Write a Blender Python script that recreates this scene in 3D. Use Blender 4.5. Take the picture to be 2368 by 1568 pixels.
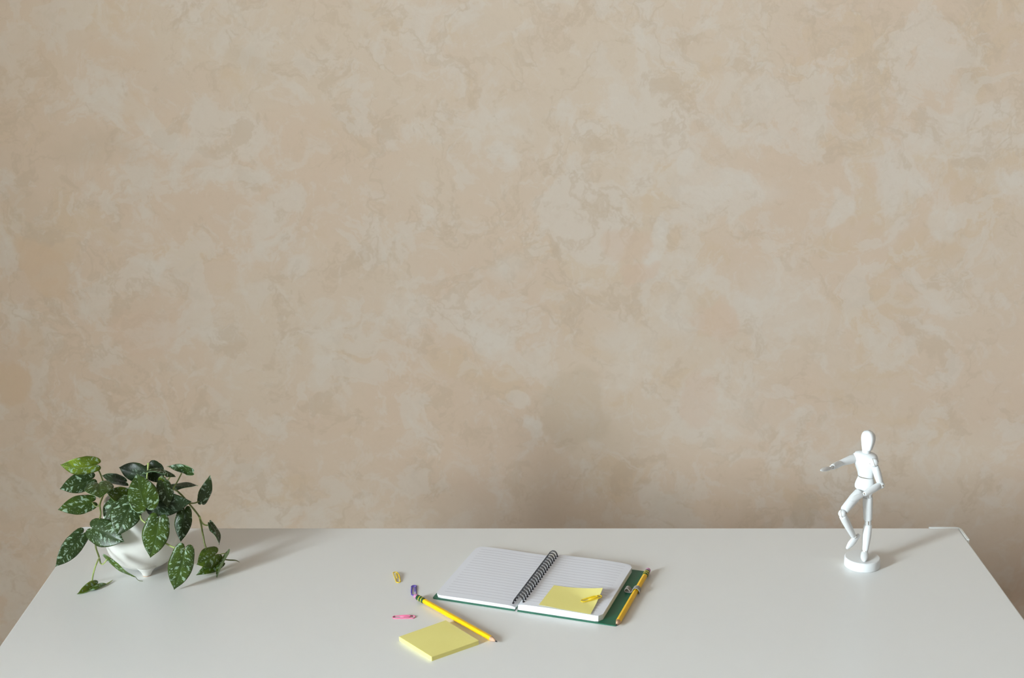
import bpy, bmesh, math, random
from mathutils import Vector, Matrix
random.seed(7)
for o in list(bpy.data.objects): bpy.data.objects.remove(o)
S = bpy.context.scene
COL = S.collection

# ------------------------------------------------------------------ camera
TOP = 0.74                      # table top height
CH = 0.945                      # camera height above the table top
F = 3450.0; CX, CY = 1184.0, 784.0
PITCH = math.atan((CY + 201.0) / F)
CAM = Vector((0, 0, TOP + CH))
cd = bpy.data.cameras.new('camera'); cam = bpy.data.objects.new('camera', cd); COL.objects.link(cam)
cd.sensor_width = 36.0; cd.lens = F / 2368.0 * 36.0
cd.clip_start = 0.05
cam.location = CAM; cam.rotation_euler = (math.pi / 2 - PITCH, 0, 0)
cd.dof.use_dof = True; cd.dof.focus_distance = 2.2; cd.dof.aperture_fstop = 6.3
S.camera = cam

# ------------------------------------------------------------------ light
S.view_settings.view_transform = 'Standard'; S.view_settings.look = 'None'
S.view_settings.gamma = 1.0; S.view_settings.use_curve_mapping = False
S.view_settings.exposure = 0.0
W = bpy.data.worlds.new('world'); S.world = W; W.use_nodes = True
bg = W.node_tree.nodes['Background']
bg.inputs[0].default_value = (1.0, 0.935, 0.85, 1); bg.inputs[1].default_value = 0.32
WIN = (-1.60, -0.35, 1.25, 3.0)       # window opening in the left wall: y0,y1,z0,z1
WALLX = -2.95; WALLT = 0.70  # unseen wall, made this deep so its window reveal dims the left
ld = bpy.data.lights.new('window_daylight', 'AREA'); ld.shape = 'RECTANGLE'
ld.size = WIN[1] - WIN[0]; ld.size_y = WIN[3] - WIN[2]
ld.energy = 900; ld.color = (0.79, 0.92, 1.0)
lo = bpy.data.objects.new('window_daylight', ld); COL.objects.link(lo)
lo.location = (WALLX - WALLT, (WIN[0] + WIN[1]) / 2, (WIN[2] + WIN[3]) / 2)
lo.rotation_euler = (math.radians(90), 0, math.radians(-90))

# ------------------------------------------------------------------ pixel -> place
ct, st = math.cos(PITCH), math.sin(PITCH)
def ray(px, py):
    v = (py - CY) / F
    return Vector(((px - CX) / F, ct - st * v, -(ct * v + st)))
def on_table(px, py, z=0.0):
    d = ray(px, py); k = -(CH - z) / d.z
    p = CAM + d * k; return Vector((p.x, p.y, TOP + z))
def at_depth(px, py, Y):
    d = ray(px, py); return CAM + d * (Y / d.y)
def ppm(p):                           # pixels per metre facing the camera at p
    d = p - CAM; return F / (d.y * ct - d.z * st)

# ------------------------------------------------------------------ materials
def mat(name, col, rough=0.5, spec=0.5, metal=0.0):
    m = bpy.data.materials.new(name); m.use_nodes = True
    b = m.node_tree.nodes['Principled BSDF']
    b.inputs['Base Color'].default_value = (*col, 1); b.inputs['Roughness'].default_value = rough
    b.inputs['Specular IOR Level'].default_value = spec; b.inputs['Metallic'].default_value = metal
    return m
class NT:
    def __init__(s, m): s.t = m.node_tree; s.n = s.t.nodes; s.bsdf = s.n['Principled BSDF']
    def new(s, ty, **kw):
        x = s.n.new(ty)
        for k, v in kw.items(): setattr(x, k, v)
        return x
    def link(s, a, b): s.t.links.new(a, b)
    def put(s, sock, v):
        if hasattr(v, 'is_output'): s.link(v, sock)
        else: sock.default_value = v
    def math(s, op, a, b=None, c=None):
        x = s.new('ShaderNodeMath', operation=op); s.put(x.inputs[0], a)
        if b is not None: s.put(x.inputs[1], b)
        if c is not None: s.put(x.inputs[2], c)
        return x.outputs[0]
    def vmath(s, op, a, b):
        x = s.new('ShaderNodeVectorMath', operation=op); s.put(x.inputs[0], a); s.put(x.inputs[1], b)
        return x.outputs['Value'] if op == 'LENGTH' else x.outputs[0]
    def noise(s, vec, scale, detail=4, rough=.5, dist=0.0):
        x = s.new('ShaderNodeTexNoise'); s.link(vec, x.inputs['Vector'])
        for k, v in (('Scale', scale), ('Detail', detail), ('Roughness', rough), ('Distortion', dist)): x.inputs[k].default_value = v
        return x.outputs[0], x.outputs[1]
    def ramp(s, v, a, b, lo=0.0, hi=1.0):
        x = s.new('ShaderNodeMapRange', interpolation_type='SMOOTHSTEP'); s.put(x.inputs[0], v)
        for i, q in zip((1, 2, 3, 4), (a, b, lo, hi)): x.inputs[i].default_value = q
        return x.outputs[0]
    def mix(s, f, a, b):
        x = s.new('ShaderNodeMix', data_type='RGBA'); s.put(x.inputs[0], f)
        s.put(x.inputs[6], (*a, 1) if isinstance(a, tuple) else a); s.put(x.inputs[7], (*b, 1) if isinstance(b, tuple) else b)
        return x.outputs[2]
    def bump(s, h, strength, dist):
        x = s.new('ShaderNodeBump'); x.inputs['Strength'].default_value = strength; x.inputs['Distance'].default_value = dist
        s.link(h, x.inputs['Height']); s.link(x.outputs[0], s.bsdf.inputs['Normal'])
    def coord(s, which='Object'): return s.new('ShaderNodeTexCoord').outputs[which]

def speckled(name, col, amt, scale, rough, spec=.5, bump=0.0):   # plain colour with slight mottling and relief
    m = mat(name, col, rough, spec); n = NT(m); c = n.coord()
    f, _ = n.noise(c, scale, 5, .6)
    d = tuple(x * (1 - amt) for x in col)
    n.link(n.mix(f, col, d), n.bsdf.inputs['Base Color'])
    if bump: n.bump(f, bump, .001)
    return m

# ------------------------------------------------------------------ mesh helpers
class MB:
    def __init__(s): s.v = []; s.f = []; s.m = []; s.sm = []
    def add(s, vs, fs, mi=0, smooth=True):
        o = len(s.v); s.v += [tuple(p) for p in vs]
        for f in fs: s.f.append([i + o for i in f]); s.m.append(mi); s.sm.append(smooth)
        return s
    def box(s, a, b, mi=0):
        x0, y0, z0 = a; x1, y1, z1 = b
        vs = [(x, y, z) for z in (z0, z1) for y in (y0, y1) for x in (x0, x1)]
        return s.add(vs, [(0, 2, 3, 1), (4, 5, 7, 6), (0, 1, 5, 4), (2, 6, 7, 3), (0, 4, 6, 2), (1, 3, 7, 5)], mi, False)
    def rings(s, R, mi=0, smooth=True, cap=True, closed=True):
        n = len(R[0]); vs = [p for r in R for p in r]; fs = []
        for i in range(len(R) - 1):
            for j in range(n if closed else n - 1):
                k = (j + 1) % n
                fs.append((i * n + j, i * n + k, (i + 1) * n + k, (i + 1) * n + j))
        s.add(vs, fs, mi, smooth)
        if cap:
            s.add(R[0], [tuple(range(n))[::-1]], mi, False); s.add(R[-1], [tuple(range(n))], mi, False)
        return s
    def build(s, name, mats, parent=None, bevel=0, bseg=2, sub=0, weld=False):
        me = bpy.data.meshes.new(name); me.from_pydata(s.v, [], s.f)
        for m in (mats if isinstance(mats, (list, tuple)) else [mats]): me.materials.append(m)
        for p, mi, sm in zip(me.polygons, s.m, s.sm): p.material_index = mi; p.use_smooth = sm
        bm = bmesh.new(); bm.from_mesh(me)
        bmesh.ops.remove_doubles(bm, verts=bm.verts, dist=1e-6)
        bmesh.ops.recalc_face_normals(bm, faces=bm.faces)
        bm.to_mesh(me); bm.free()
        o = bpy.data.objects.new(name, me); COL.objects.link(o)
        if parent:
            o.parent = parent; o.matrix_parent_inverse = Matrix()
            me.transform(PINV.get(parent.name, Matrix()))
        if bevel:
            md = o.modifiers.new('bevel', 'BEVEL'); md.width = bevel; md.segments = bseg; md.limit_method = 'ANGLE'
            md.angle_limit = math.radians(40)
        return o
PINV = {}
def thing(name, label, cat, loc, rotz=0.0, group=None):
    """Empty at a thing's base.  Parts are built in the thing's own frame."""
    o = bpy.data.objects.new(name, None); COL.objects.link(o); o.empty_display_size = .02
    o.location = loc; o.rotation_euler = (0, 0, rotz)
    o['label'] = label; o['category'] = cat
    if group: o['group'] = group
    return o
def world_parts(o):
    """From here on meshes built under o are given in world coordinates."""
    PINV[o.name] = Matrix.LocRotScale(o.location, o.rotation_euler, None).inverted()
def struct(o): o['kind'] = 'structure'; return o

def basis(axis):
    a = axis.normalized(); h = Vector((0, 0, 1)) if abs(a.z) < .9 else Vector((1, 0, 0))
    u = a.cross(h).normalized(); return u, a.cross(u).normalized()
def catmull(P, n=6):
    P = [Vector(p) for p in P]
    if len(P) < 3: return P
    Q = [P[0] * 2 - P[1]] + P + [P[-1] * 2 - P[-2]]; out = []
    for i in range(1, len(Q) - 2):
        a, b, c, d = Q[i - 1:i + 3]
        for k in range(n):
            t = k / n
            out.append(.5 * (2 * b + (c - a) * t + (2 * a - 5 * b + 4 * c - d) * t * t + (3 * b - a - 3 * c + d) * t ** 3))
    return out + [P[-1]]
def tube(mb, P, r, sides=8, mi=0):
    """round bar swept along P; r is a radius or a list spread along it"""
    P = [Vector(p) for p in P]; R = []; u = None
    for i, p in enumerate(P):
        t = (P[min(i + 1, len(P) - 1)] - P[max(i - 1, 0)]).normalized()
        if u is None: u, _ = basis(t)
        u = (u - t * u.dot(t)).normalized(); w = t.cross(u)
        if isinstance(r, (list, tuple)):
            q = i / (len(P) - 1) * (len(r) - 1); k = min(int(q), len(r) - 2); rr = r[k] + (r[k + 1] - r[k]) * (q - k)
        else: rr = r
        R.append([p + (u * math.cos(a) + w * math.sin(a)) * rr for a in (2 * math.pi * j / sides for j in range(sides))])
    return mb.rings(R, mi)
def lathe(mb, a, b, prof, sides=20, mi=0, flat=None):
    """turned shape from a to b: prof = [(t, radius)]; flat = (direction, factor) squashes it"""
    a, b = Vector(a), Vector(b); ax = b - a; u, w = basis(ax)
    if flat:
        f = Vector(flat[0]); f = (f - ax.normalized() * f.dot(ax.normalized())).normalized(); u = f; w = ax.normalized().cross(f)
    k = flat[1] if flat else 1.0; R = []
    for t, r in prof:
        c = a + ax * t
        R.append([c + u * (math.cos(q) * r * k) + w * (math.sin(q) * r) for q in (2 * math.pi * j / sides for j in range(sides))])
    return mb.rings(R, mi)

# ================================================================== SETTING
GAP = 0.60
BACK = on_table(1184, 1221).y             # back edge of the desk
WY = BACK + GAP                           # face of the rear wall

def wall_material():
    m = mat('trowelled_plaster', (.6, .47, .36), .85, .25); n = NT(m); c = n.coord()
    geo = n.new('ShaderNodeNewGeometry').outputs['Position']
    # slow warp so that the patches get trowel-like ragged edges
    _, wc = n.noise(geo, 9.0, 4, .62); warp = n.vmath('SUBTRACT', wc, (.5, .5, .5))
    sc = n.new('ShaderNodeVectorMath', operation='SCALE'); n.link(warp, sc.inputs[0]); sc.inputs['Scale'].default_value = .10
    p = n.vmath('ADD', geo, sc.outputs[0])
    base = (0.545, 0.442, 0.344); light = (0.572, 0.500, 0.424); tan = (0.522, 0.397, 0.277); deep = (0.464, 0.362, 0.268); pink = (0.540, 0.420, 0.320)
    a, _ = n.noise(p, 2.6, 3, .5)
    col = n.mix(n.ramp(a, .38, .62), base, pink)
    b, _ = n.noise(p, 5.5, 7, .62, .6)
    col = n.mix(n.math('MULTIPLY', n.ramp(b, .53, .59), .6), col, light)
    d, _ = n.noise(n.vmath('ADD', p, (7.3, 0, 2.1)), 4.3, 6, .66, .9)
    col = n.mix(n.math('MULTIPLY', n.ramp(d, .55, .62), .55), col, tan)
    e, _ = n.noise(n.vmath('ADD', geo, (1.3, 0, 9.1)), 14, 6, .68, 1.2)
    col = n.mix(n.math('MULTIPLY', n.ramp(e, .52, .62), .42), col, light)
    e2, _ = n.noise(n.vmath('ADD', p, (4.3, 0, 1.7)), 11, 6, .7, .8)
    col = n.mix(n.math('MULTIPLY', n.ramp(e2, .53, .62), .6), col, deep)
    e3, _ = n.noise(n.vmath('ADD', p, (8.3, 0, 6.7)), 7, 6, .65, 1.0)
    col = n.mix(n.math('MULTIPLY', n.ramp(e3, .54, .58), .5), col, light)
    # veins
    v, _ = n.noise(n.vmath('ADD', p, (3.1, 0, 5.7)), 6.0, 5, .6, .4)
    ve = n.ramp(n.math('ABSOLUTE', n.math('SUBTRACT', v, .5)), 0.0, .026, 1, 0)
    gate, _ = n.noise(n.vmath('ADD', geo, (0, 0, 4.4)), 3.0, 2)
    col = n.mix(n.math('MULTIPLY', n.math('MULTIPLY', ve, n.ramp(gate, .42, .55)), .55), col, deep)
    # patches of their own shape, where the wall has them
    _, w1 = n.noise(n.vmath('ADD', geo, (2.2, 0, 8.8)), 5.0, 4, .66)
    s2 = n.new('ShaderNodeVectorMath', operation='SCALE'); n.link(n.vmath('SUBTRACT', w1, (.5, .5, .5)), s2.inputs[0]); s2.inputs['Scale'].default_value = .17
    pb = n.vmath('ADD', geo, s2.outputs[0])
    def blob(col, px, py, rx, ry, rot, tone, k, soft=.25):
        w = at_depth(px, py, WY); mp = n.new('ShaderNodeMapping', vector_type='TEXTURE'); n.link(pb, mp.inputs[0])
        s_ = 1.0 / ppm(w)
        mp.inputs['Location'].default_value = w; mp.inputs['Rotation'].default_value = (0, math.radians(rot), 0)
        mp.inputs['Scale'].default_value = (rx * s_, 1000, ry * s_)
        L = n.vmath('LENGTH', mp.outputs[0], (0, 0, 0))
        return n.mix(n.math('MULTIPLY', n.ramp(L, 1 - soft, 1 + soft * .2, 1, 0), k), col, tone)
    for q in BLOBS: col = blob(col, *q)
    # fine grain and specks
    g, _ = n.noise(geo, 60, 4, .7)
    col = n.mix(n.ramp(g, .5, .75, 0, .22), col, deep)
    sp, _ = n.noise(geo, 38, 3, .5)
    gs, _ = n.noise(n.vmath('ADD', geo, (5, 0, 1)), 2.2, 2)
    col = n.mix(n.math('MULTIPLY', n.ramp(sp, .66, .72), n.ramp(gs, .48, .62, 0, .4)), col, deep)
    n.link(col, n.bsdf.inputs['Base Color'])
    h, _ = n.noise(geo, 22, 5, .65)
    n.bump(h, .35, .004)
    return m
TAN = (0.522, 0.385, 0.268); DRK = (0.420, 0.335, 0.246); LIT = (0.585, 0.522, 0.451); PNK = (0.545, 0.406, 0.306)
BLOBS = [  # px, py, radius x, radius y, turn, tone, strength, softness
    (90, 630, 52, 95, -28, TAN, .75), (120, 600, 22, 60, -30, TAN, .3), (28, 872, 50, 48, 0, TAN, .75), (95, 810, 28, 60, -10, TAN, .4),
    (60, 130, 110, 150, 20, TAN, .35, .8), (320, 262, 50, 48, 20, TAN, .45, .5), (280, 130, 90, 70, 0, TAN, .25, .7),
    (230, 350, 130, 40, 20, DRK, .28, .7), (560, 165, 70, 35, 0, DRK, .25, .8), (60, 480, 80, 90, 0, DRK, .22, .9),
    (1335, 945, 85, 100, -25, DRK, .38), (1385, 1010, 60, 70, 0, DRK, .15, .6),
    (1610, 935, 45, 70, 25, PNK, .5), (1655, 760, 50, 60, 20, PNK, .6), (1420, 560, 60, 60, 30, PNK, .5), (1480, 620, 35, 28, 0, PNK, .6),
    (1860, 1180, 34, 42, 10, DRK, .4), (1570, 1170, 70, 50, 0, DRK, .25, .7),
    (1500, 550, 34, 62, 5, LIT, .55), (1450, 820, 90, 90, 0, LIT, .4, .7), (1560, 740, 70, 90, 0, LIT, .4, .7), (1960, 470, 50, 40, -20, LIT, .5),
    (2200, 520, 50, 45, 0, LIT, .45), (1170, 365, 50, 36, 30, LIT, .45, .5), (1590, 385, 26, 38, 0, LIT, .45), (1170, 620, 60, 50, 0, LIT, .4, .5),
    (930, 720, 50, 40, 30, LIT, .35, .6), (760, 800, 45, 70, 20, LIT, .35, .6), (1720, 420, 90, 40, 0, LIT, .35, .7), (1800, 690, 130, 110, 0, LIT, .35, .8),
    (1130, 790, 60, 60, 0, LIT, .35, .6), (1215, 925, 30, 20, 20, LIT, .5), (1250, 985, 22, 24, 0, LIT, .5), (1180, 300, 60, 40, 0, LIT, .25, .8),
    (1700, 980, 120, 110, 0, LIT, .25, .8), (460, 370, 60, 40, 0, LIT, .3, .7), (350, 770, 85, 45, 0, PNK, .4),
]
ms = MB(); ms.box((-4.2, WY, 0), (4.2, WY + .2, 3.4))
struct(ms.build('wall_back', wall_material()))
floor_m = speckled('grey_screed', (.42, .37, .32), .15, 4, .6)
struct(MB().box((-4.2, -3.5, -.1), (4.2, WY, 0)).build('floor', floor_m))
mw = speckled('white_wall_paint', (.78, .74, .68), .04, 3, .8)
y0, y1, z0, z1 = WIN; xa, xb = WALLX - WALLT, WALLX
ms = MB(); ms.box((xa, -3.5, 0), (xb, y0, 3.4)).box((xa, y1, 0), (xb, WY, 3.4)).box((xa, y0, 0), (xb, y1, z0)).box((xa, y0, z1), (xb, y1, 3.4))
struct(ms.build('wall_left', mw))
white = speckled('white_gloss_paint', (.82, .82, .80), .03, 20, .3)
ms = MB(); t = .045
for a, b in (((xa + .02, y0, z0), (xa + .07, y0 + t, z1)), ((xa + .02, y1 - t, z0), (xa + .07, y1, z1)), ((xa + .02, y0 + t, z0), (xa + .07, y1 - t, z0 + t)), ((xa + .02, y0 + t, z1 - t), (xa + .07, y1 - t, z1))): ms.box(a, b)
struct(ms.build('window_1', white))

# ================================================================== DESK
XL, XR = on_table(190, 1221).x, on_table(2216, 1221).x
DEPTH = .70; YB = BACK; YF = BACK - DEPTH
desk = thing('desk', 'long plain white desk in front of the beige plaster wall', 'desk', ((XL + XR) / 2, (YB + YF) / 2, 0)); world_parts(desk)
mt = mat('white_laminate', (.775, .775, .755), .33, .45); n = NT(mt); c = n.coord()
f, _ = n.noise(c, 5, 4, .5); n.link(n.mix(f, (.785, .785, .765), (.765, .767, .75)), n.bsdf.inputs['Base Color'])
n.bsdf.inputs['Roughness'].default_value = .30
MB().box((XL, YF, TOP - .025), (XR, YB, TOP)).build('tabletop', mt, desk, bevel=.0022, bseg=3)
legm = speckled('white_powder_coat', (.78, .78, .77), .03, 200, .45)
fr = MB()
fr.box((XL + .06, YF + .05, TOP - .065), (XR - .06, YF + .07, TOP - .0255)).box((XL + .06, YB - .07, TOP - .065), (XR - .06, YB - .05, TOP - .0255))
fr.box((XL + .06, YF + .0705, TOP - .065), (XL + .08, YB - .0705, TOP - .0255)).box((XR - .08, YF + .0705, TOP - .065), (XR - .06, YB - .0705, TOP - .0255))
fr.build('frame', legm, desk)
for x in (XL + .055, XR - .105):
    for y in (YF + .045, YB - .095):
        MB().box((x, y, .008), (x + .05, y + .05, TOP - .0655)).build('leg', legm, desk, bevel=.003)
        MB().box((x + .005, y + .005, 0), (x + .045, y + .045, .008)).build('leg_cap', mat('grey_plastic', (.2, .2, .2), .6), desk)
gm = mat('corner_guard_plastic', (.80, .82, .80), .25, .5)
for s, X in ((-1, XL), (1, XR)):
    pts = []; L = .046; T = .0042; R_ = .010
    # L-shaped sleeve with a rounded outer corner, its rim a touch above the desk
    o_ = [(X - s * L, YB + T)] + [(X + s * (T - R_) + s * R_ * math.sin(a), YB + T - R_ + R_ * math.cos(a)) for a in (math.radians(q) for q in range(0, 91, 15))] + [(X + s * T, YB - L)]
    i_ = [(X - s * L, YB + .0004)] + [(X + s * .0004, YB + .0004)] * 7 + [(X + s * .0004, YB - L)]
    mb = MB(); N = len(o_)
    for lo_, hi_ in ((TOP - .026, TOP + .0003),):
        R = [[Vector((*o_[k], lo_)), Vector((*o_[k], hi_)), Vector((*i_[k], hi_)), Vector((*i_[k], lo_))] for k in range(N)]
        mb.rings(R, smooth=False)
    mb.build('corner_guard', gm, desk)

# ================================================================== POTTED PLANT
PY = 2.065
PX = at_depth(331, 1250, PY).x
plant = thing('potted_plant', 'trailing plant with silver-speckled green leaves in a round white pot', 'potted plant', (PX, PY, TOP)); world_parts(plant)
pm = mat('white_glaze', (.78, .76, .71), .42, .45); n = NT(pm); c = n.coord()
f, _ = n.noise(c, 30, 5, .6); sp, _ = n.noise(c, 130, 2)
n.link(n.mix(n.ramp(sp, .76, .80), n.mix(f, (.80, .78, .73), (.76, .735, .68)), (.42, .2, .1)), n.bsdf.inputs['Base Color'])
n.bump(f, .15, .002)
clay = speckled('bare_clay', (.68, .46, .31), .15, 300, .85)
prof = [(.0, .0050), (.022, .0055), (.034, .0088), (.044, .0168), (.0515, .030), (.0565, .045), (.0578, .058), (.0570, .072), (.0548, .088), (.0530, .100), (.0524, .108), (.0512, .1105), (.0495, .1095), (.0488, .104), (.050, .090), (.0, .088)]
mb = MB(); R = []
for r, z in prof:
    R.append([Vector((PX + max(r, 1e-4) * math.cos(a), PY + max(r, 1e-4) * math.sin(a), TOP + z)) for a in (2 * math.pi * k / 48 for k in range(48))])
mb.rings(R, cap=False); pot = mb.build('pot', pm, plant)
PINV['pot'] = PINV['potted_plant']
PINV[pot.name] = PINV[plant.name]
for ang in (-72, 168, 48):
    a = math.radians(ang); c0 = Vector((PX + .034 * math.cos(a), PY + .034 * math.sin(a), TOP))
    mb = MB(); lathe(mb, c0 + Vector((0, 0, .0012)), c0 + Vector((0, 0, .016)), [(0, .0062), (.12, .0070), (.35, .0084), (.6, .0112), (.8, .0138), (1, .016)], 18)
    lathe(mb, c0, c0 + Vector((0, 0, .0012)), [(0, .0058), (1, .0061)], 18, 1)
    mb.build('pot_foot', [pm, clay], pot)
soil = speckled('potting_soil', (.035, .025, .018), .6, 200, .95, .2, .6)
mb = MB(); random.seed(3); R = []
for r, z in ((.0498, .094), (.038, .0965), (.022, .098), (.008, .099), (.0005, .0985)):
    R.append([Vector((PX + r * math.cos(a), PY + r * math.sin(a), TOP + z + random.uniform(-.001, .001))) for a in (2 * math.pi * k / 32 for k in range(32))])
mb.rings(R, cap=False); mb.build('soil', soil, plant)

def leaf_material():
    m = mat('leaf_upper', (.03, .07, .02), .4, .35); n = NT(m)
    uv = n.coord('UV'); info = n.new('ShaderNodeObjectInfo'); base = info.outputs['Color']
    mp = n.new('ShaderNodeMapping'); n.link(uv, mp.inputs[0]); mp.inputs['Scale'].default_value = (110, 230, 1)
    off = n.new('ShaderNodeCombineXYZ'); n.link(n.math('MULTIPLY', info.outputs['Random'], 90), off.inputs[2])
    vec = n.vmath('ADD', mp.outputs[0], off.outputs[0])
    a, _ = n.noise(vec, 1.0, 3, .6, .3)
    b, _ = n.noise(vec, 2.6, 2, .5)
    spk = n.math('MAXIMUM', n.ramp(a, .575, .595), n.math('MULTIPLY', n.ramp(b, .64, .66), .9))
    # speckles keep off the midrib
    at = n.new('ShaderNodeAttribute', attribute_name='across').outputs['Fac']
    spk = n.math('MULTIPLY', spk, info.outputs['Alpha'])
    spk = n.math('MULTIPLY', spk, n.math('MULTIPLY', n.ramp(at, .06, .16), n.ramp(at, .90, .97, 1, 0)))
    v, _ = n.noise(vec, .35, 2)
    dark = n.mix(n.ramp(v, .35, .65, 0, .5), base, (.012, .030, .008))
    n.link(n.mix(n.math('MULTIPLY', spk, .85), dark, (.33, .46, .33)), n.bsdf.inputs['Base Color'])
    n.link(n.ramp(spk, 0, 1, .34, .5), n.bsdf.inputs['Roughness'])
    tr = n.new('ShaderNodeBsdfTranslucent'); tr.inputs[0].default_value = (.12, .25, .02, 1)
    mx = n.new('ShaderNodeMixShader'); mx.inputs[0].default_value = .12
    n.link(n.bsdf.outputs[0], mx.inputs[1]); n.link(tr.outputs[0], mx.inputs[2])
    n.link(mx.outputs[0], n.n['Material Output'].inputs[0])
    return m
LUP = leaf_material()
LUN = speckled('leaf_underside', (.26, .40, .17), .2, 90, .5)
LED = mat('leaf_edge', (.22, .36, .19), .5)
STM = speckled('green_stem', (.15, .18, .035), .35, 60, .45)
STL = speckled('pale_stem', (.36, .44, .13), .25, 60, .45)

def prof_w(s):                     # half width along a leaf, 0 base .. 1 tip
    k = [(0, .90), (.08, .97), (.18, 1.0), (.32, 1.0), (.46, .945), (.6, .81), (.72, .635), (.82, .44), (.90, .24), (.96, .085), (1, .004)]
    for (a, x), (b, y) in zip(k, k[1:]):
        if s <= b: t = (s - a) / (b - a); return x + (y - x) * t
    return .0
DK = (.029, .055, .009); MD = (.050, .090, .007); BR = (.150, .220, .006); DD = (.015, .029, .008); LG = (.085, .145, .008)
def leaf(b, t, w, roll=0, bend=0.0, fold=.12, col=MD, cup=.25, lobe=.16, curl=0.0):
    """b, t = (px, py, depth) of notch and tip, depth None = touching the desk; w = width seen, in pixels"""
    B = at_depth(b[0], b[1], PY + b[2]) if b[2] is not None else on_table(b[0], b[1], .003)
    T = at_depth(t[0], t[1], PY + t[2]) if t[2] is not None else on_table(t[0], t[1], .0015)
    ax = T - B; L = ax.length; u = ax / L
    v = CAM - (B + T) / 2; v = (v - u * v.dot(u)).normalized()
    nrm = Matrix.Rotation(math.radians(roll), 3, u) @ v; side = nrm.cross(u)
    Wd = 1.06 * w / ppm((B + T) / 2) / max(.30, abs(math.cos(math.radians(roll)))) / 2
    NT_ = 7
    ss = [0, .04, .10, .17, .25, .34, .44, .54, .64, .73, .81, .88, .94, .98, 1]
    V = []; UV = []; AC = []; fs = []
    for s in ss:
        for j in range(-NT_, NT_ + 1):
            q = j / NT_; aq = abs(q)
            x0 = -lobe * math.sin(math.pi * aq) + .20 * aq ** 3; mm = min(1, s / .35)
            yq = math.copysign((.5 - .5 * math.cos(math.pi * aq)) * (1 - mm) + aq * mm, q)
            x = L * (x0 * (1 - s) ** 2.2 + s); y = Wd * prof_w(s) * yq
            z = fold * abs(y) - cup * y * y / Wd + bend * L * 4 * s * (1 - s) - curl * L * s ** 3 + .012 * L * math.sin(s * 9 + q * 2) * aq
            q3 = B + u * x + side * y + nrm * z; q3.z = max(q3.z, TOP + .0012); V.append(q3)
            UV.append(((x + abs(y)) * .7071, (x - abs(y)) * .7071 + (.3 if q > 0 else 0))); AC.append(aq)
    m = 2 * NT_ + 1
    for i in range(len(ss) - 1):
        for j in range(m - 1): fs.append((i * m + j, i * m + j + 1, (i + 1) * m + j + 1, (i + 1) * m + j))
    me = bpy.data.meshes.new('leaf'); me.from_pydata(V, [], fs)
    uvl = me.uv_layers.new(name='UVMap'); at = me.attributes.new('across', 'FLOAT', 'POINT')
    for i, a in enumerate(AC): at.data[i].value = a
    for lp in me.loops: uvl.data[lp.index].uv = UV[lp.vertex_index]
    for p in me.polygons: p.use_smooth = True
    me.transform(PINV[plant.name])
    for x in (LUP, LUN, LED): me.materials.append(x)
    # solidify needs the face normals on the upper side
    me.update()
    o = bpy.data.objects.new('leaf', me); COL.objects.link(o); o.parent = plant
    nn = sum((p.normal * p.area for p in me.polygons), Vector())
    if nn.dot(nrm) < 0: me.flip_normals()
    sd = o.modifiers.new('thickness', 'SOLIDIFY'); sd.thickness = .0007; sd.offset = -1
    sd.material_offset = 1; sd.material_offset_rim = 2
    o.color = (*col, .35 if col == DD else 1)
    return o
def stem(P, r=.0013, m=None, name='stem'):
    Q = [at_depth(p[0], p[1], PY + p[2]) if p[2] is not None else on_table(p[0], p[1], .002) for p in P]
    mb = MB(); tube(mb, catmull(Q, 6), [x * .85 for x in r] if isinstance(r, list) else r * .85, 8); return mb.build(name, m or STM, plant)

# back leaves first
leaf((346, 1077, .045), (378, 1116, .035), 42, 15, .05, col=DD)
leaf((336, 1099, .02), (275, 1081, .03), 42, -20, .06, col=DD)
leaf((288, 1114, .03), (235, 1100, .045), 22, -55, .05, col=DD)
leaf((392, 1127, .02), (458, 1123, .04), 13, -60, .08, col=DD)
leaf((378, 1104, .01), (368, 1120, .0), 17, 0, .1, col=BR)
leaf((396, 1101, .0), (325, 1098, -.02), 9, 66, .18, fold=.3, col=DK)
leaf((441, 1091, .01), (387, 1079, .03), 19, -30, -.06, col=DK)
leaf((467, 1164, .02), (486, 1099, .02), 27, 25, .03, col=DK, lobe=.07)
# left side
leaf((222, 1074, -.02), (139, 1075, -.03), 40, -25, .14, fold=.2, col=BR)
leaf((212, 1108, -.01), (138, 1131, -.03), 44, -8, .05, col=DK)
leaf((228, 1119, -.02), (231, 1152, -.060), 63, 0, .05, fold=.25, col=MD)
leaf((213, 1161, -.03), (134, 1179, -.05), 42, 10, .04, col=MD)
leaf((300, 1151, -.02), (246, 1138, -.04), 38, 8, -.05, fold=.45, col=LG)
leaf((268, 1160, -.035), (243, 1205, -.05), 38, 20, .03, col=DK)
# front
leaf((378, 1117, -.03), (388, 1174, -.055), 36, -12, .08, col=DK)
leaf((344, 1170, -.045), (443, 1160, -.04), 52, 5, .06, col=DD, fold=.05)
leaf((338, 1172, -.075), (316, 1095, -.035), 66, 0, -.04, col=MD, fold=.2)
leaf((304, 1160, -.055), (270, 1240, -.085), 64, 12, .08, col=DK, fold=.18)
leaf((214, 1222, -.055), (287, 1253, -.080), 62, 0, .05, col=DK, fold=.15)
leaf((190, 1236, -.05), (128, 1311, -.075), 42, -10, .04, col=DK, fold=.15)
leaf((367, 1200, -.075), (348, 1290, -.09), 58, 0, .05, col=MD, fold=.2)
leaf((427, 1179, -.028), (418, 1253, -.045), 37, 12, .03, col=DK, fold=.15)
leaf((427, 1270, -.080), (403, 1364, None), 54, -5, .05, col=MD, fold=.25)
leaf((497, 1283, -.02), (455, 1306, -.045), 47, 0, .08, col=LG, fold=.22, lobe=.30)
leaf((510, 1302, -.01), (454, 1330, -.045), 25, 14, .06, col=LG, fold=.1)
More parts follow.
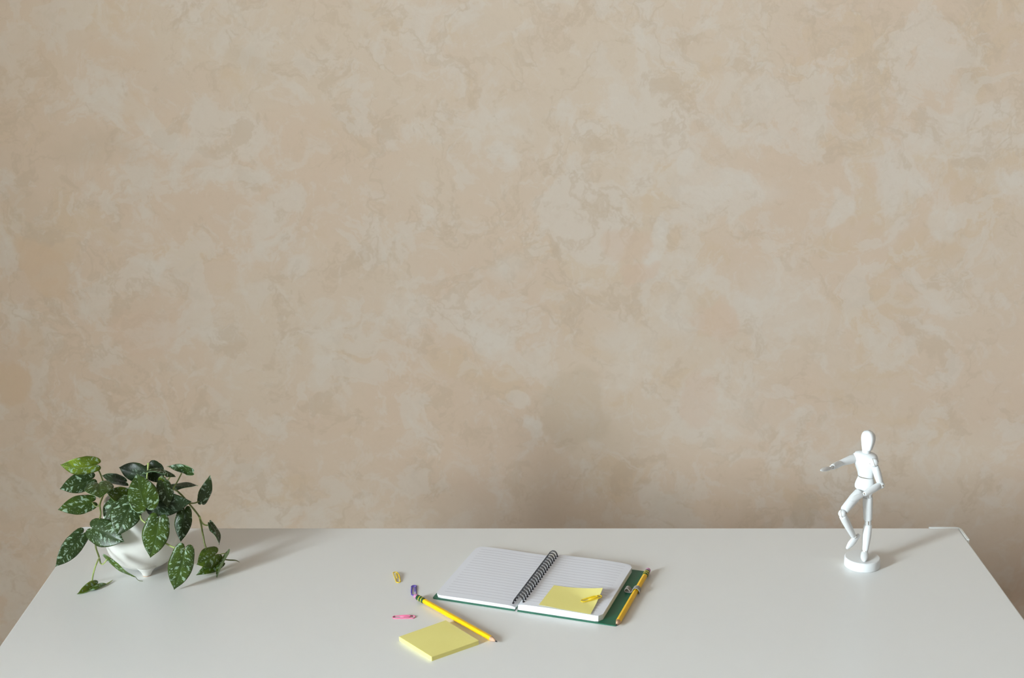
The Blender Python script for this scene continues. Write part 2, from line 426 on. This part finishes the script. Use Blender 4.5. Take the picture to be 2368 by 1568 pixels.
leaf((528, 1281, -.005), (501, 1335, None), 8, 78, .02, fold=.8, col=LG)
leaf((486, 1212, .02), (507, 1260, .02), 13, -62, .14, fold=.2, col=DK)
leaf((247, 1289, -.08), (314, 1335, -.085), 9, 64, .07, fold=.15, col=LG)
leaf((222, 1353, None), (178, 1374, None), 28, -20, .10, fold=.2, col=BR)
leaf((213, 1362, None), (249, 1350, None), 10, -40, .08, fold=.3, col=LG)
# stems
stem([(222, 1074, -.02), (232, 1096, -.01), (239, 1114, 0), (252, 1136, .0), (275, 1160, .0)])
stem([(213, 1162, -.03), (222, 1171, -.035), (231, 1166, -.035), (237, 1150, -.03), (247, 1138, -.02), (275, 1140, 0)], .0012)
stem([(237, 1150, -.03), (231, 1168, -.04), (233, 1188, -.05), (229, 1206, -.048), (224, 1235, -.045), (221, 1262, -.05), (229, 1288, -.062), (232, 1302, -.07)], .0015)
stem([(230, 1290, -.064), (226, 1297, -.075), (218, 1318, -.08), (213, 1345, None), (218, 1356, None)], .0014, STL)
stem([(231, 1300, -.07), (236, 1305, -.075), (242, 1301, -.08), (248, 1293, -.08)], .0012, STL)
stem([(313, 1334, -.085), (320, 1342, None), (330, 1344, None)], .0005)
stem([(340, 1150, .0), (370, 1132, .0), (400, 1131, .005), (418, 1143, .0), (438, 1166, .0), (459, 1192, .01), (464, 1208, .01), (469, 1235, .01), (476, 1266, .0), (492, 1286, -.01), (508, 1290, -.01)], [.0017, .0017, .0013])
stem([(461, 1194, .01), (466, 1207, .012), (474, 1214, .015), (486, 1215, .02)], [.002, .0014, .0012], STL)
stem([(420, 1094, .01), (411, 1112, .005), (400, 1131, .005)], .0012)
stem([(395, 1101, .0), (390, 1108, .0), (384, 1120, .0)], .0012, STL)
stem([(463, 1157, .02), (452, 1163, .01), (438, 1164, .0)], .0013)
stem([(318, 1168, -.03), (323, 1188, -.062), (328, 1202, -.07), (340, 1212, -.075), (352, 1225, -.075), (372, 1248, -.075), (393, 1262, -.078), (410, 1268, -.08), (428, 1270, -.08)], .0016, STL)
stem([(343, 1071, .02), (342, 1085, .015), (340, 1102, .01), (338, 1135, .0)], [.0022, .0012, .0011], STL, 'shoot')
stem([(506, 1283, -.015), (518, 1280, -.01), (528, 1282, -.005)], .0009, STL)
stem([(506, 1292, -.01), (528, 1295, -.005), (545, 1296, -.002), (554, 1300, None)], [.0012, .0013, .0004], STM, 'shoot')
stem([(246, 1351, None), (253, 1347, None), (261, 1341, None)], [.0012, .0012, .0003], STL, 'shoot')

# ================================================================== MANNEQUIN
BC = on_table(1994.5, 1287.3, .0145); MY = BC.y
man = thing('artist_mannequin', 'white jointed artist mannequin standing on one leg on a round base', 'mannequin', (BC.x, BC.y, TOP)); world_parts(man)
wm = mat('white_lacquered_wood', (.86, .87, .87), .42, .4); n = NT(wm); c = n.coord()
f, _ = n.noise(c, 260, 3); n.bump(f, .08, .0005); g, _ = n.noise(c, 20, 3); n.link(n.mix(g, (.77, .785, .785), (.755, .77, .77)), n.bsdf.inputs['Base Color'])
pin_slit = mat('brass_pin_slit_shade', (.30, .24, .17), .4, .5, .6)  # brass of the pins, also the dark tone for shade in slits
PM = ppm(Vector((BC.x, MY, TOP + .1)))
def mp(px, py, d=0.0): return at_depth(px, py, MY + d)
def turned(name, a, b, prof, flat=None, sides=22):
    mb = MB(); lathe(mb, a, b, [(t, r / PM) for t, r in prof], sides, 0, flat); return mb.build(name, wm, man, bevel=.0004)
def ball(name, c, r, axis=(1, 0, 0), disc=True):
    a = Vector(axis).normalized(); c = Vector(c); r = r / PM
    mb = MB(); k = 12
    lathe(mb, c - a * r, c + a * r, [((1 - math.cos(math.pi * i / k)) / 2, max(1e-5, r * math.sin(math.pi * i / k))) for i in range(k + 1)], 20)
    o = mb.build(name, wm, man); PINV[o.name] = PINV[man.name]
    if disc:
        mb = MB(); lathe(mb, c - a * .0003, c + a * .0003, [(0, r * 1.012), (1, r * 1.012)], 24); mb.build('joint_slit_shade', pin_slit, o)  # dark disc added to draw the shaded slit of the joint
        for s in (-1, 1):
            mb = MB(); lathe(mb, c + a * (s * (r - .0006)), c + a * (s * (r + .0003)), [(0, .0011), (1, .0011)], 12); mb.build('joint_pin', pin_slit, o)
    return o
def loft(name, rings, facing, depth, slope=0.0, flat=None, sides=28, d=0.0, power=2.0):
    """rings: (px centre, py, half width px); stacked ovals turned by 'facing' degrees"""
    a = math.radians(facing); wx = Vector((math.cos(a), math.sin(a), slope)); wy = Vector((-math.sin(a), math.cos(a), 0)); R = []
    for cx, py, hw, *dk in rings:
        c = mp(cx, py, d); r = hw / PM; dep = r * (dk[0] if dk else depth); row = []
        for j in range(sides):
            q = 2 * math.pi * j / sides; ca, sa = math.cos(q), math.sin(q)
            ex = 2 / power; x = math.copysign(abs(ca) ** ex, ca) * r; y = math.copysign(abs(sa) ** ex, sa) * dep
            p = c + wx * x + wy * y
            if flat:
                fd = Vector(flat[0]).normalized(); q2 = (p - c).dot(fd); lim = r * flat[1]
                if q2 > lim: p = p - fd * (q2 - lim)
            row.append(p)
        R.append(row)
    mb = MB(); mb.rings(R); return mb.build(name, wm, man)
# base disc
mb = MB(); c0 = Vector((BC.x, BC.y, TOP)); Rb = 41.3 / PM
lathe(mb, c0, c0 + Vector((0, 0, .0145)), [(0, Rb - .0008), (.06, Rb), (.90, Rb), (.97, Rb - .0006), (1, Rb - .0016)], 56); mb.build('base', wm, man, bevel=.0003)
# standing leg
turned('foot', mp(2000, 1274, .004), mp(1998.5, 1299, -.022), [(0, 5), (.08, 7.2), (.3, 8.8), (.55, 9.0), (.75, 7.6), (.92, 4.4), (1, 1.4)], ((0, .3, 1), .62))
ball('ankle_joint', mp(2000.3, 1274), 6.2)
turned('lower_leg', mp(2007, 1212.5), mp(2001, 1272), [(0, 8), (.03, 9.6), (.2, 10.4), (.45, 10.2), (.7, 8.9), (.93, 7.4), (1, 6.8)])
turned('knee_joint', mp(2007, 1200), mp(2007, 1215), [(0, 7.4), (.5, 7.8), (1, 7.4)])
mb = MB(); lathe(mb, mp(2008, 1205, -.0051), mp(2007.8, 1214, -.0051), [(0, .0005), (1, .0005)], 8); mb.build('knee_slot_shade', pin_slit, man)  # dark rod drawn for the shade inside the knee slot
turned('thigh', mp(2006.5, 1149), mp(2007, 1202.5), [(0, 10.6), (.03, 11.6), (.3, 11.6), (.6, 10.8), (.93, 10.3), (1, 9)])
ball('hip_joint', mp(2007, 1146), 9.5)
# raised leg
turned('thigh', mp(1988, 1137, -.008), mp(1951.5, 1181, -.030), [(0, 7), (.05, 10.6), (.35, 11.6), (.7, 10.8), (.95, 10), (1, 8.6)])
ball('hip_joint', mp(1990, 1138, -.004), 9, disc=False)
ball('knee_joint', mp(1947.8, 1187.5, -.033), 9.2, (.75, -.35, .25))
turned('lower_leg', mp(1948.5, 1192, -.033), mp(1973.5, 1240, -.008), [(0, 7.5), (.04, 8.8), (.25, 9.2), (.55, 8.4), (.93, 6.6), (1, 5.8)])
ball('ankle_joint', mp(1976.5, 1241, -.008), 5.6, (.6, .2, -.5))
turned('foot', mp(1987, 1236, -.002), mp(1957.3, 1269.3, -.018), [(0, 3.8), (.04, 4.8), (.2, 6.0), (.45, 7.8), (.65, 7.6), (.85, 5.2), (.97, 2.8), (1, 1.2)], ((.5, -.4, .6), .8))
# trunk
loft('pelvis', [(2002.2, 1103.0, 17.2), (2002.2, 1103.6, 17.9), (2001.6, 1110, 19.9), (2000.6, 1117, 22.2), (2000.2, 1123, 23.4), (2000.3, 1128, 23.4), (2000.8, 1130.5, 22), (2003, 1137, 16.5), (2005, 1142, 11.5), (2006, 1145, 8)], -18, .72, -.05)
mb = MB(); lathe(mb, mp(2002, 1096), mp(2002, 1106), [(0, 10 / PM), (.3, 15.6 / PM), (.7, 15.6 / PM), (1, 10 / PM)], 24, 0, ((.3, 1, 0), .68)); mb.build('waist_joint', pin_slit, man)  # brown filler added to give the shaded waist gap its dark ring
loft('torso', [(2004, 1045.5, 10), (2003.6, 1046.8, 19), (2003, 1050, 25.0), (2002.6, 1055, 27.6), (2002.3, 1063, 27.9), (2001.6, 1071, 27.2), (2001.2, 1076.5, 25.2), (2001.2, 1078.5, 24.0), (2001.4, 1086, 20.8), (2001.8, 1093, 18.8), (2002, 1099.5, 18.0), (2002, 1101.3, 17.6)], -18, .66, -.10, power=2.3)
turned('neck', mp(2003.5, 1036), mp(2003.3, 1050), [(0, 9.2), (.4, 9.6), (1, 10)])
loft('head', [(2007.2, 995.6, 1.5), (2007.4, 996.6, 6), (2007.6, 998.8, 10), (2007.8, 1002.5, 13.4), (2008, 1007, 15.5), (2008, 1012.5, 16.2), (2007.8, 1018, 16.0), (2007.2, 1025, 14.8), (2006.3, 1031, 13.4), (2005.6, 1036, 12.2), (2005.2, 1038.8, 11.4), (2005, 1039.8, 9.8)], -25, 1.12, 0, ((-.50, -.86, .0), .80))
# reaching arm
ball('shoulder_joint', mp(1979.5, 1053.5, .006), 7.6, (1, -.3, .2))
turned('upper_arm', mp(1979, 1059, .004), mp(1941, 1072, -.012), [(0, 8.2), (.04, 9.8), (.3, 10), (.65, 8.4), (.96, 6.6), (1, 5.8)])
turned('forearm', mp(1944, 1071.5, -.010), mp(1925, 1080, -.035), [(0, 5.6), (.06, 7.0), (.4, 7.6), (.8, 6.9), (.95, 6.2), (1, 5.2)])
ball('wrist_joint', mp(1922, 1081, -.038), 4.6, (.8, -.3, -.3))
turned('hand', mp(1923, 1081.3, -.038), mp(1897.6, 1088.6, -.062), [(0, 3.0), (.12, 4.6), (.4, 6.4), (.68, 6.2), (.9, 4.0), (1, 1.3)], ((0, -.35, .9), .5))
# bent arm
ball('shoulder_joint', mp(2021.5, 1069.5, -.014), 9.6, (1, -.2, .45))
turned('upper_arm', mp(2023.5, 1078, -.014), mp(2036, 1119, -.012), [(0, 7), (.04, 8.2), (.3, 9.0), (.65, 8.6), (.95, 7.4), (1, 6.6)])
ball('elbow_joint', mp(2037.4, 1122, -.014), 8.4, (.3, -1, .2), True)
turned('forearm', mp(2033.5, 1122.6, -.015), mp(1998.5, 1143.2, -.034), [(0, 7), (.05, 8.0), (.35, 8.4), (.7, 7.2), (.96, 5.4), (1, 4.8)])
ball('wrist_joint', mp(1997, 1144.5, -.034), 4.4, (.3, -.5, 1))
turned('hand', mp(1996.5, 1144.5, -.035), mp(1966.5, 1156.5, -.046), [(0, 3.4), (.12, 4.8), (.4, 6.6), (.7, 6.2), (.9, 4.2), (1, 1.4)], ((0, -1, .5), .55))

# ================================================================== NOTEBOOK
O = on_table(1194.5, 1412); NA = math.radians(-18.6)
nb = thing('spiral_notebook', 'open spiral notebook with ruled pages and a green cover', 'notebook', O, NA)
def nbw(x, y, z): return O + Matrix.Rotation(NA, 3, 'Z') @ Vector((x, y, z))
PW, PH = .1235, .180
ZL, ZR, CV = .0062, .0105, .0014        # heights of the two page stacks, cover thickness
cover_m = speckled('green_cover_board', (.004, .120, .062), .15, 90, .45)
def page_material():
    m = mat('ruled_paper', (.80, .80, .835), .7, .3); n = NT(m); c = n.coord()
    sx = n.new('ShaderNodeSeparateXYZ'); n.link(c, sx.inputs[0]); x, y, z = sx.outputs
    pitch = .0086; k = n.math('DIVIDE', n.math('SUBTRACT', y, .0105), pitch)
    fr = n.math('ABSOLUTE', n.math('SUBTRACT', n.math('FRACT', k), .5))
    line = n.ramp(fr, .035, .07, 1, 0)
    ax = n.math('ABSOLUTE', x)
    ins = n.math('MULTIPLY', n.ramp(ax, .0125, .0127), n.ramp(ax, .1135, .1137, 1, 0))
    ins = n.math('MULTIPLY', ins, n.math('MULTIPLY', n.ramp(y, .0088, .0090), n.ramp(y, .1730, .1732, 1, 0)))
    g = n.new('ShaderNodeNewGeometry'); up = n.new('ShaderNodeSeparateXYZ'); n.link(g.outputs['Normal'], up.inputs[0])
    top = n.ramp(up.outputs[2], .7, .9)
    f, _ = n.noise(c, 40, 3)
    paper = n.mix(f, (.80, .81, .86), (.785, .795, .845))
    # leaves of the stack show as fine strata on the cut edges
    st_ = n.ramp(n.math('FRACT', n.math('MULTIPLY', z, 2600)), .0, .3, .12, 0)
    edge = n.mix(st_, (.88, .89, .89), (.6, .6, .6))
    col = n.mix(n.math('MULTIPLY', line, ins), paper, (.56, .55, .60))
    n.link(n.mix(top, edge, col), n.bsdf.inputs['Base Color'])
    return m
paper_m = page_material()
def rounded(x0, x1, y0, y1, r, corners):
    """outline with chosen rounded corners (bl, br, tr, tl)"""
    P = []
    for (cx, cy, a0), k in zip(((x0 + r, y0 + r, 180), (x1 - r, y0 + r, 270), (x1 - r, y1 - r, 0), (x0 + r, y1 - r, 90)), corners):
        if k: P += [(cx + r * math.cos(math.radians(a0 + q)), cy + r * math.sin(math.radians(a0 + q))) for q in range(0, 91, 15)]
        else: P.append((cx + r * (1 if a0 in (270, 0) else -1), cy + r * (1 if a0 in (0, 90) else -1)))
    return P
def slab(outline, zlo, zhi, mats, name, parent, bevel=0.0):
    mb = MB(); lo_ = [Vector((x, y, zlo(x, y))) for x, y in outline]; hi_ = [Vector((x, y, zhi(x, y))) for x, y in outline]
    mb.rings([lo_, hi_], smooth=False, cap=True); return mb.build(name, mats, parent, bevel=bevel)
# cover boards (one each side of the wire)
slab(rounded(-.1262, -.002, -.0028, PH + .0002, .003, (1, 0, 0, 1)), lambda x, y: 0, lambda x, y: CV, cover_m, 'cover', nb)
slab(rounded(.002, .1465, -.003, PH + .002, .004, (0, 1, 1, 0)), lambda x, y: 0, lambda x, y: CV, cover_m, 'cover', nb)
def stack(sgn, zt, name):
    """pages as a grid slab: rounded outer corners, gentle swell, slight dip at the wire"""
    NX, NY = 26, 18; r = .009; lo_, hi_ = {}, {}
    def top(q, v):
        x = q * PW
        return zt + .0007 * math.sin(q * math.pi) * (1 if sgn > 0 else .6) - .0016 * max(0, 1 - x / .010) ** 2 - .0005 * q * q + .0004 * math.sin(q * 7 + v * 3) * (v > .5)
    mb = MB(); vs = []; fs = []
    for layer in (0, 1):
        for i in range(NX + 1):
            q = i / NX; x = .0022 + q * (PW - .0022)
            cut = 0.0
            if x > PW - r: cut = r - math.sqrt(max(0, r * r - (x - (PW - r)) ** 2))
            for j in range(NY + 1):
                v = j / NY; y = cut + v * (PH - 2 * cut)
                vs.append((sgn * x, y, CV + .0002 if layer == 0 else top(q, v)))
    n1 = (NX + 1) * (NY + 1)
    ix = lambda l, i, j: l * n1 + i * (NY + 1) + j
    for i in range(NX):
        for j in range(NY):
            fs.append((ix(1, i, j), ix(1, i + 1, j), ix(1, i + 1, j + 1), ix(1, i, j + 1)))
            fs.append((ix(0, i, j), ix(0, i, j + 1), ix(0, i + 1, j + 1), ix(0, i + 1, j)))
        for j in (0, NY): fs.append((ix(0, i, j), ix(0, i + 1, j), ix(1, i + 1, j), ix(1, i, j)))
    for j in range(NY):
        for i in (0, NX): fs.append((ix(0, i, j), ix(0, i, j + 1), ix(1, i, j + 1), ix(1, i, j)))
    mb.add(vs, fs, 0, False); return mb.build(name, paper_m, nb)
stack(-1, ZL, 'page_stack'); stack(1, ZR, 'page_stack')
wire_m = mat('black_coated_wire', (.012, .010, .013), .3, .5)
proto = None; NLOOP = 20
for k in range(NLOOP):
    y = .0085 + k * (PH - .017) / (NLOOP - 1)
    if proto is None:
        mb = MB()
        for dy in (-.0013, .0013):
            arc = []
            for q in range(0, 13):
                a = math.radians(-12 + q * 204 / 12)
                xx = .0078 * math.cos(a); zz = .0074 + .0112 * math.sin(a) + (.0022 * (xx / .0078))
                arc.append(Vector((xx, dy, zz)))
            tube(mb, arc, .00052, 6)
        # flat hooks where the wire enters the punched holes
        mb.box((.0064, -.0016, ZR + .0000), (.0089, .0016, ZR + .0009)); mb.box((-.0089, -.0016, ZL + .0000), (-.0064, .0016, ZL + .0009))
        proto = mb.build('wire_loop', wire_m, nb)
        proto.location = (0, y, 0)
    else:
        o = proto.copy(); COL.objects.link(o); o.location = (0, y, 0)

# pencils -----------------------------------------------------------------
yel = speckled('yellow_pencil_lacquer', (.93, .54, .002), .06, 60, .3)
wood = speckled('sharpened_cedar', (.70, .43, .28), .25, 220, .75)
lead = mat('graphite', (.03, .03, .035), .35, .5)
fgr = speckled('green_ferrule_enamel', (.012, .085, .025), .2, 120, .3)
fyl = mat('yellow_ferrule_band', (.85, .60, .03), .3)
rub = speckled('pink_eraser', (.56, .24, .40), .12, 120, .8)
def pencil(name, label, tip, end, spin):
    """hexagonal pencil from its point to its rubber (world points)"""
    tip, end = Vector(tip), Vector(end); ax = (end - tip).normalized(); L = (end - tip).length
    t = thing(name, label, 'pencil', (tip + end) / 2, group=None); t.location.z = min(tip.z, end.z) - .0036; world_parts(t)
    u = ax.cross(Vector((0, 0, 1))).normalized(); w = u.cross(ax)
    def ring(d, r, n, hexa=False):
        return [tip + ax * d + (u * math.cos(q) + w * math.sin(q)) * r for q in (2 * math.pi * j / n + (spin if hexa else 0) for j in range(n))]
    H = .0039; cone = .0125; fer = L - .0215; rb = L - .0062
    mb = MB(); mb.rings([ring(cone - .0005, H, 6, True), ring(fer, H, 6, True)], smooth=False); mb.build('barrel', yel, t, bevel=.0005)
    mb = MB(); mb.rings([ring(.0027, .0010, 24), ring(cone, .0036, 24)]); mb.build('sharpened_wood', wood, t)
    mb = MB(); mb.rings([ring(0, .00045, 14), ring(.0004, .0006, 14), ring(.0030, .00112, 14)]); mb.build('graphite_point', lead, t)
    mb = MB(); fl = rb - fer
    zs = [(0, .0038), (.04, .0040), (.20, .0040), (.22, .0042), (.27, .0042), (.29, .0040), (.55, .0040), (.57, .0042), (.62, .0042), (.64, .0040), (.97, .0040), (1, .0038)]
    mb.rings([ring(fer + s * fl, r, 24) for s, r in zs]); fo = mb.build('ferrule', fgr, t); PINV[fo.name] = PINV[t.name]
    for s in (.245, .595):
        mb = MB(); mb.rings([ring(fer + (s - .035) * fl, .00400, 24), ring(fer + (s - .03) * fl, .00428, 24), ring(fer + (s + .03) * fl, .00428, 24), ring(fer + (s + .035) * fl, .00400, 24)]); mb.build('ferrule_band', fyl, fo)
    mb = MB(); mb.rings([ring(rb - .001, .0036, 20), ring(L - .0012, .0037, 20), ring(L - .0003, .0033, 20), ring(L, .0024, 20)]); mb.build('eraser', rub, t)
    return t
R0 = .00345
pencil('pencil', 'yellow pencil lying beside the sticky-note pad, its eraser on a purple paper clip', on_table(1149.5, 1484.5, R0), on_table(959.5, 1378, R0 + .0022), 0.0)
ptip = on_table(1424.5, 1446.5, CV + R0); pend = on_table(1499.5, 1318, CV + R0 + .0008)
pencil('pencil', 'yellow pencil held in the grey loop of the notebook', ptip, pend, math.radians(30))

# grey elastic loop on the notebook, wrapped around the second pencil
pdir = (pend - ptip).normalized(); lp = mat('grey_elastic', (.30, .285, .26), .8, .2); NTl = NT(lp); c = NTl.coord()
f, _ = NTl.noise(c, 900, 2); NTl.bump(f, .3, .0004)
mid = on_table(1469, 1366, CV + R0); k = (mid - ptip).dot(pdir); cen = ptip + pdir * k
side = Vector((0, 0, 1)).cross(pdir).normalized() * -1
if side.x < 0: side = -side
up = pdir.cross(side); up = up if up.z > 0 else -up
path = []
for q in range(-120, 181, 15):                      # around the pencil, starting under its left side
    a = math.radians(q); path.append((.0052 * math.cos(a), .0052 * math.sin(a) + .0004))
path = path[::-1]
path = [(-.0052, .0004)] + path[1:]
full = [(-.0080, -.0016), (-.0098, .0010), (-.0124, .0030), (-.0152, .0024), (-.0166, -.0002), (-.0150, -.0026), (-.0116, -.0030), (-.0082, -.0027), (-.0066, -.0018)] + path
mb = MB(); hw = .0046; R = []
P2 = catmull([Vector((x, z, 0)) for x, z in full], 3)
for i, p in enumerate(P2):
    tg = (P2[min(i + 1, len(P2) - 1)] - P2[max(i - 1, 0)]).normalized(); nr = Vector((-tg.y, tg.x, 0)) * .00045
    q = []
    for s, sg in ((-1, 1), (1, 1), (1, -1), (-1, -1)):
        a = p + nr * sg; q.append(cen + side * a.x + up * max(a.y, -(R0 - .0002)) + pdir * (hw * s))
    R.append(q)
mb.rings(R, smooth=False); PINV[nb.name] = Matrix.LocRotScale(nb.location, nb.rotation_euler, None).inverted()
mb.build('pencil_loop', lp, nb); del PINV[nb.name]

# ================================================================== STICKY NOTES
sn = mat('yellow_note_paper', (.76, .70, .25), .75, .25); n = NT(sn); c = n.coord()
f, _ = n.noise(c, 25, 3); n.link(n.mix(f, (.84, .765, .275), (.815, .735, .245)), n.bsdf.inputs['Base Color'])
TH = .0062
pc = [on_table(*p, TH) for p in ((923, 1472.3), (998.5, 1519.2), (1106.8, 1481.4), (1030.8, 1434.4))]
pad = thing('sticky_note_pad', 'thick pad of square yellow sticky notes lying on the desk beside a pencil', 'note pad', (sum(pc, Vector()) / 4).xy.to_3d() + Vector((0, 0, TOP))); world_parts(pad)
pc = [Vector((p.x, p.y, 0)) for p in pc]
def quad(u, v): return pc[0] * (1 - u) * (1 - v) + pc[1] * u * (1 - v) + pc[2] * u * v + pc[3] * (1 - u) * v
NLAY = 5
for i in range(NLAY):
    za, zb = TH * i / NLAY, TH * (i + 1) / NLAY; d = random.uniform(-.0001, .0001) if i < NLAY - 1 else 0
    mb = MB(); R = []
    N = 8
    if i < NLAY - 1:
        rng = [quad(0, 0), quad(1, 0), quad(1, 1), quad(0, 1)]
        mb.rings([[Vector((p.x + d, p.y - d, TOP + z)) for p in rng] for z in (za + .00004, zb - .00002)], smooth=False)
        mb.build('note_block', sn, pad)
    else:
        vs = []; fs = []
        for l in (0, 1):
            for a in range(N + 1):
                for b in range(N + 1):
                    p = quad(a / N, b / N); sw = .0005 * math.sin(b / N * math.pi) * math.sin(a / N * 5) if l else 0
                    vs.append((p.x, p.y, TOP + (za + .00004 if l == 0 else zb + sw)))
        n1 = (N + 1) ** 2; ix = lambda l, a, b: l * n1 + a * (N + 1) + b
        for a in range(N):
            for b in range(N):
                fs += [(ix(1, a, b), ix(1, a + 1, b), ix(1, a + 1, b + 1), ix(1, a, b + 1)), (ix(0, a, b), ix(0, a, b + 1), ix(0, a + 1, b + 1), ix(0, a + 1, b))]
            for b in (0, N): fs.append((ix(0, a, b), ix(0, a + 1, b), ix(1, a + 1, b), ix(1, a, b)))
        for b in range(N):
            for a in (0, N): fs.append((ix(0, a, b), ix(0, a, b + 1), ix(1, a, b + 1), ix(1, a, b)))
        mb.add(vs, fs, 0, False); mb.build('top_note', sn, pad)
# single note on the right page: its far right corner lifts
ZN = ZR + .0013
q4 = [on_table(1246, 1399.5, ZN), on_table(1365.5, 1420.5, ZN), on_table(1394, 1371, ZN), on_table(1281, 1353.5, ZN)]
N = 22; vs = []; fs = []
ctr = sum(q4, Vector()) / 4
for l in (0, 1):
    for a in range(N + 1):
        for b in range(N + 1):
            u, v = a / N, b / N
            p = q4[0] * (1 - u) * (1 - v) + q4[1] * u * (1 - v) + q4[2] * u * v + q4[3] * (1 - u) * v
            lift = .0075 * max(0, (u + v - 1.15) / .85) ** 1.8 + .0006 * math.sin(u * 5 + 1) * (1 - v)
            vs.append((p.x - ctr.x, p.y - ctr.y, (0 if l == 0 else .00018) + max(0, lift)))
n1 = (N + 1) ** 2; ix = lambda l, a, b: l * n1 + a * (N + 1) + b
for a in range(N):
    for b in range(N): fs += [(ix(1, a, b), ix(1, a + 1, b), ix(1, a + 1, b + 1), ix(1, a, b + 1)), (ix(0, a, b), ix(0, a, b + 1), ix(0, a + 1, b + 1), ix(0, a + 1, b))]
    for b in (0, N): fs.append((ix(0, a, b), ix(0, a + 1, b), ix(1, a + 1, b), ix(1, a, b)))
for b in range(N):
    for a in (0, N): fs.append((ix(0, a, b), ix(0, a, b + 1), ix(1, a, b + 1), ix(1, a, b)))
mb = MB(); mb.add(vs, fs, 0, False); note = mb.build('sticky_note', sn); note.location = (ctr.x, ctr.y, TOP + ZN)
note['label'] = 'single yellow sticky note with a lifted corner on the notebook page'; note['category'] = 'sticky note'

# ================================================================== PAPER CLIPS
def clip(label, col, a, b, width, z=0.0, flip=1, tilt=0.0, spread=0.0, rough=.3):
    """gem clip: a = double-loop end, b = far end (pixels on the surface at height z)"""
    A, B = on_table(*a, z + .0006), on_table(*b, z + .0006); ax = B - A; L = ax.length; ex = ax / L; ey = Vector((-ex.y, ex.x, 0)) * flip
    r = width / 2; w = .00078
    def U(cx, rad, a0, a1, n=8, yc=0.0): return [(cx + rad * math.cos(math.radians(a0 + (a1 - a0) * i / n)), yc + rad * math.sin(math.radians(a0 + (a1 - a0) * i / n))) for i in range(n + 1)]
    o = r - w; m_ = o - 2.1 * w
    P = [(L * .30, o)] + U(L - w - o, o, 90, -90) + U(w + o * .92, o * .92, -90, -270, yc=-.08 * o)
    P2 = [(L * .55, o * .84)] + U(L * .78 - m_, m_, 90, -90, yc=.10 * o) + [(L * .34, -m_ + .1 * o)]
    P = P + P2; Q = []
    for i, (x, y) in enumerate(P):
        h = 0
        if i >= 19: h = .0011                        # the inner loop rides over the outer one
        if i >= 19: y += spread * (x / L); 
        Q.append(A + ex * x + ey * y + Vector((0, 0, h + tilt * x)))
    t_ = bpy.data.objects
    mb = MB(); c0 = (A + B) / 2; tube(mb, catmull([q - Vector((c0.x, c0.y, TOP + z)) for q in Q], 2), w, 7)
    m = mat('coated_wire', col, rough); n = NT(m); c = n.coord(); f, _ = n.noise(c, 150, 2); n.link(n.mix(f, col, tuple(x * .88 for x in col)), n.bsdf.inputs['Base Color'])
    ob = mb.build('paper_clip', m); ob.location = (c0.x, c0.y, TOP + z)
    ob['label'] = label; ob['category'] = 'paper clip'
    return ob
clip('small yellow paper clip lying alone on the bare desk', (.80, .56, .02), (922.5, 1347.5), (913.5, 1325), .0082, spread=.002, tilt=.05, flip=-1)
clip('purple paper clip lying under the eraser end of a pencil', (.105, .055, .42), (956.5, 1377), (957.5, 1353.5), .0088)
clip('pink paper clip lying on the bare desk near the sticky-note pad', (.86, .22, .38), (907, 1427.3), (961, 1426.6), .0090)
clip('yellow paper clip lying on the sticky note on the notebook page', (.86, .60, .01), (1343, 1390.5), (1392, 1381.5), .0090, z=ZN + .0012, tilt=.07)
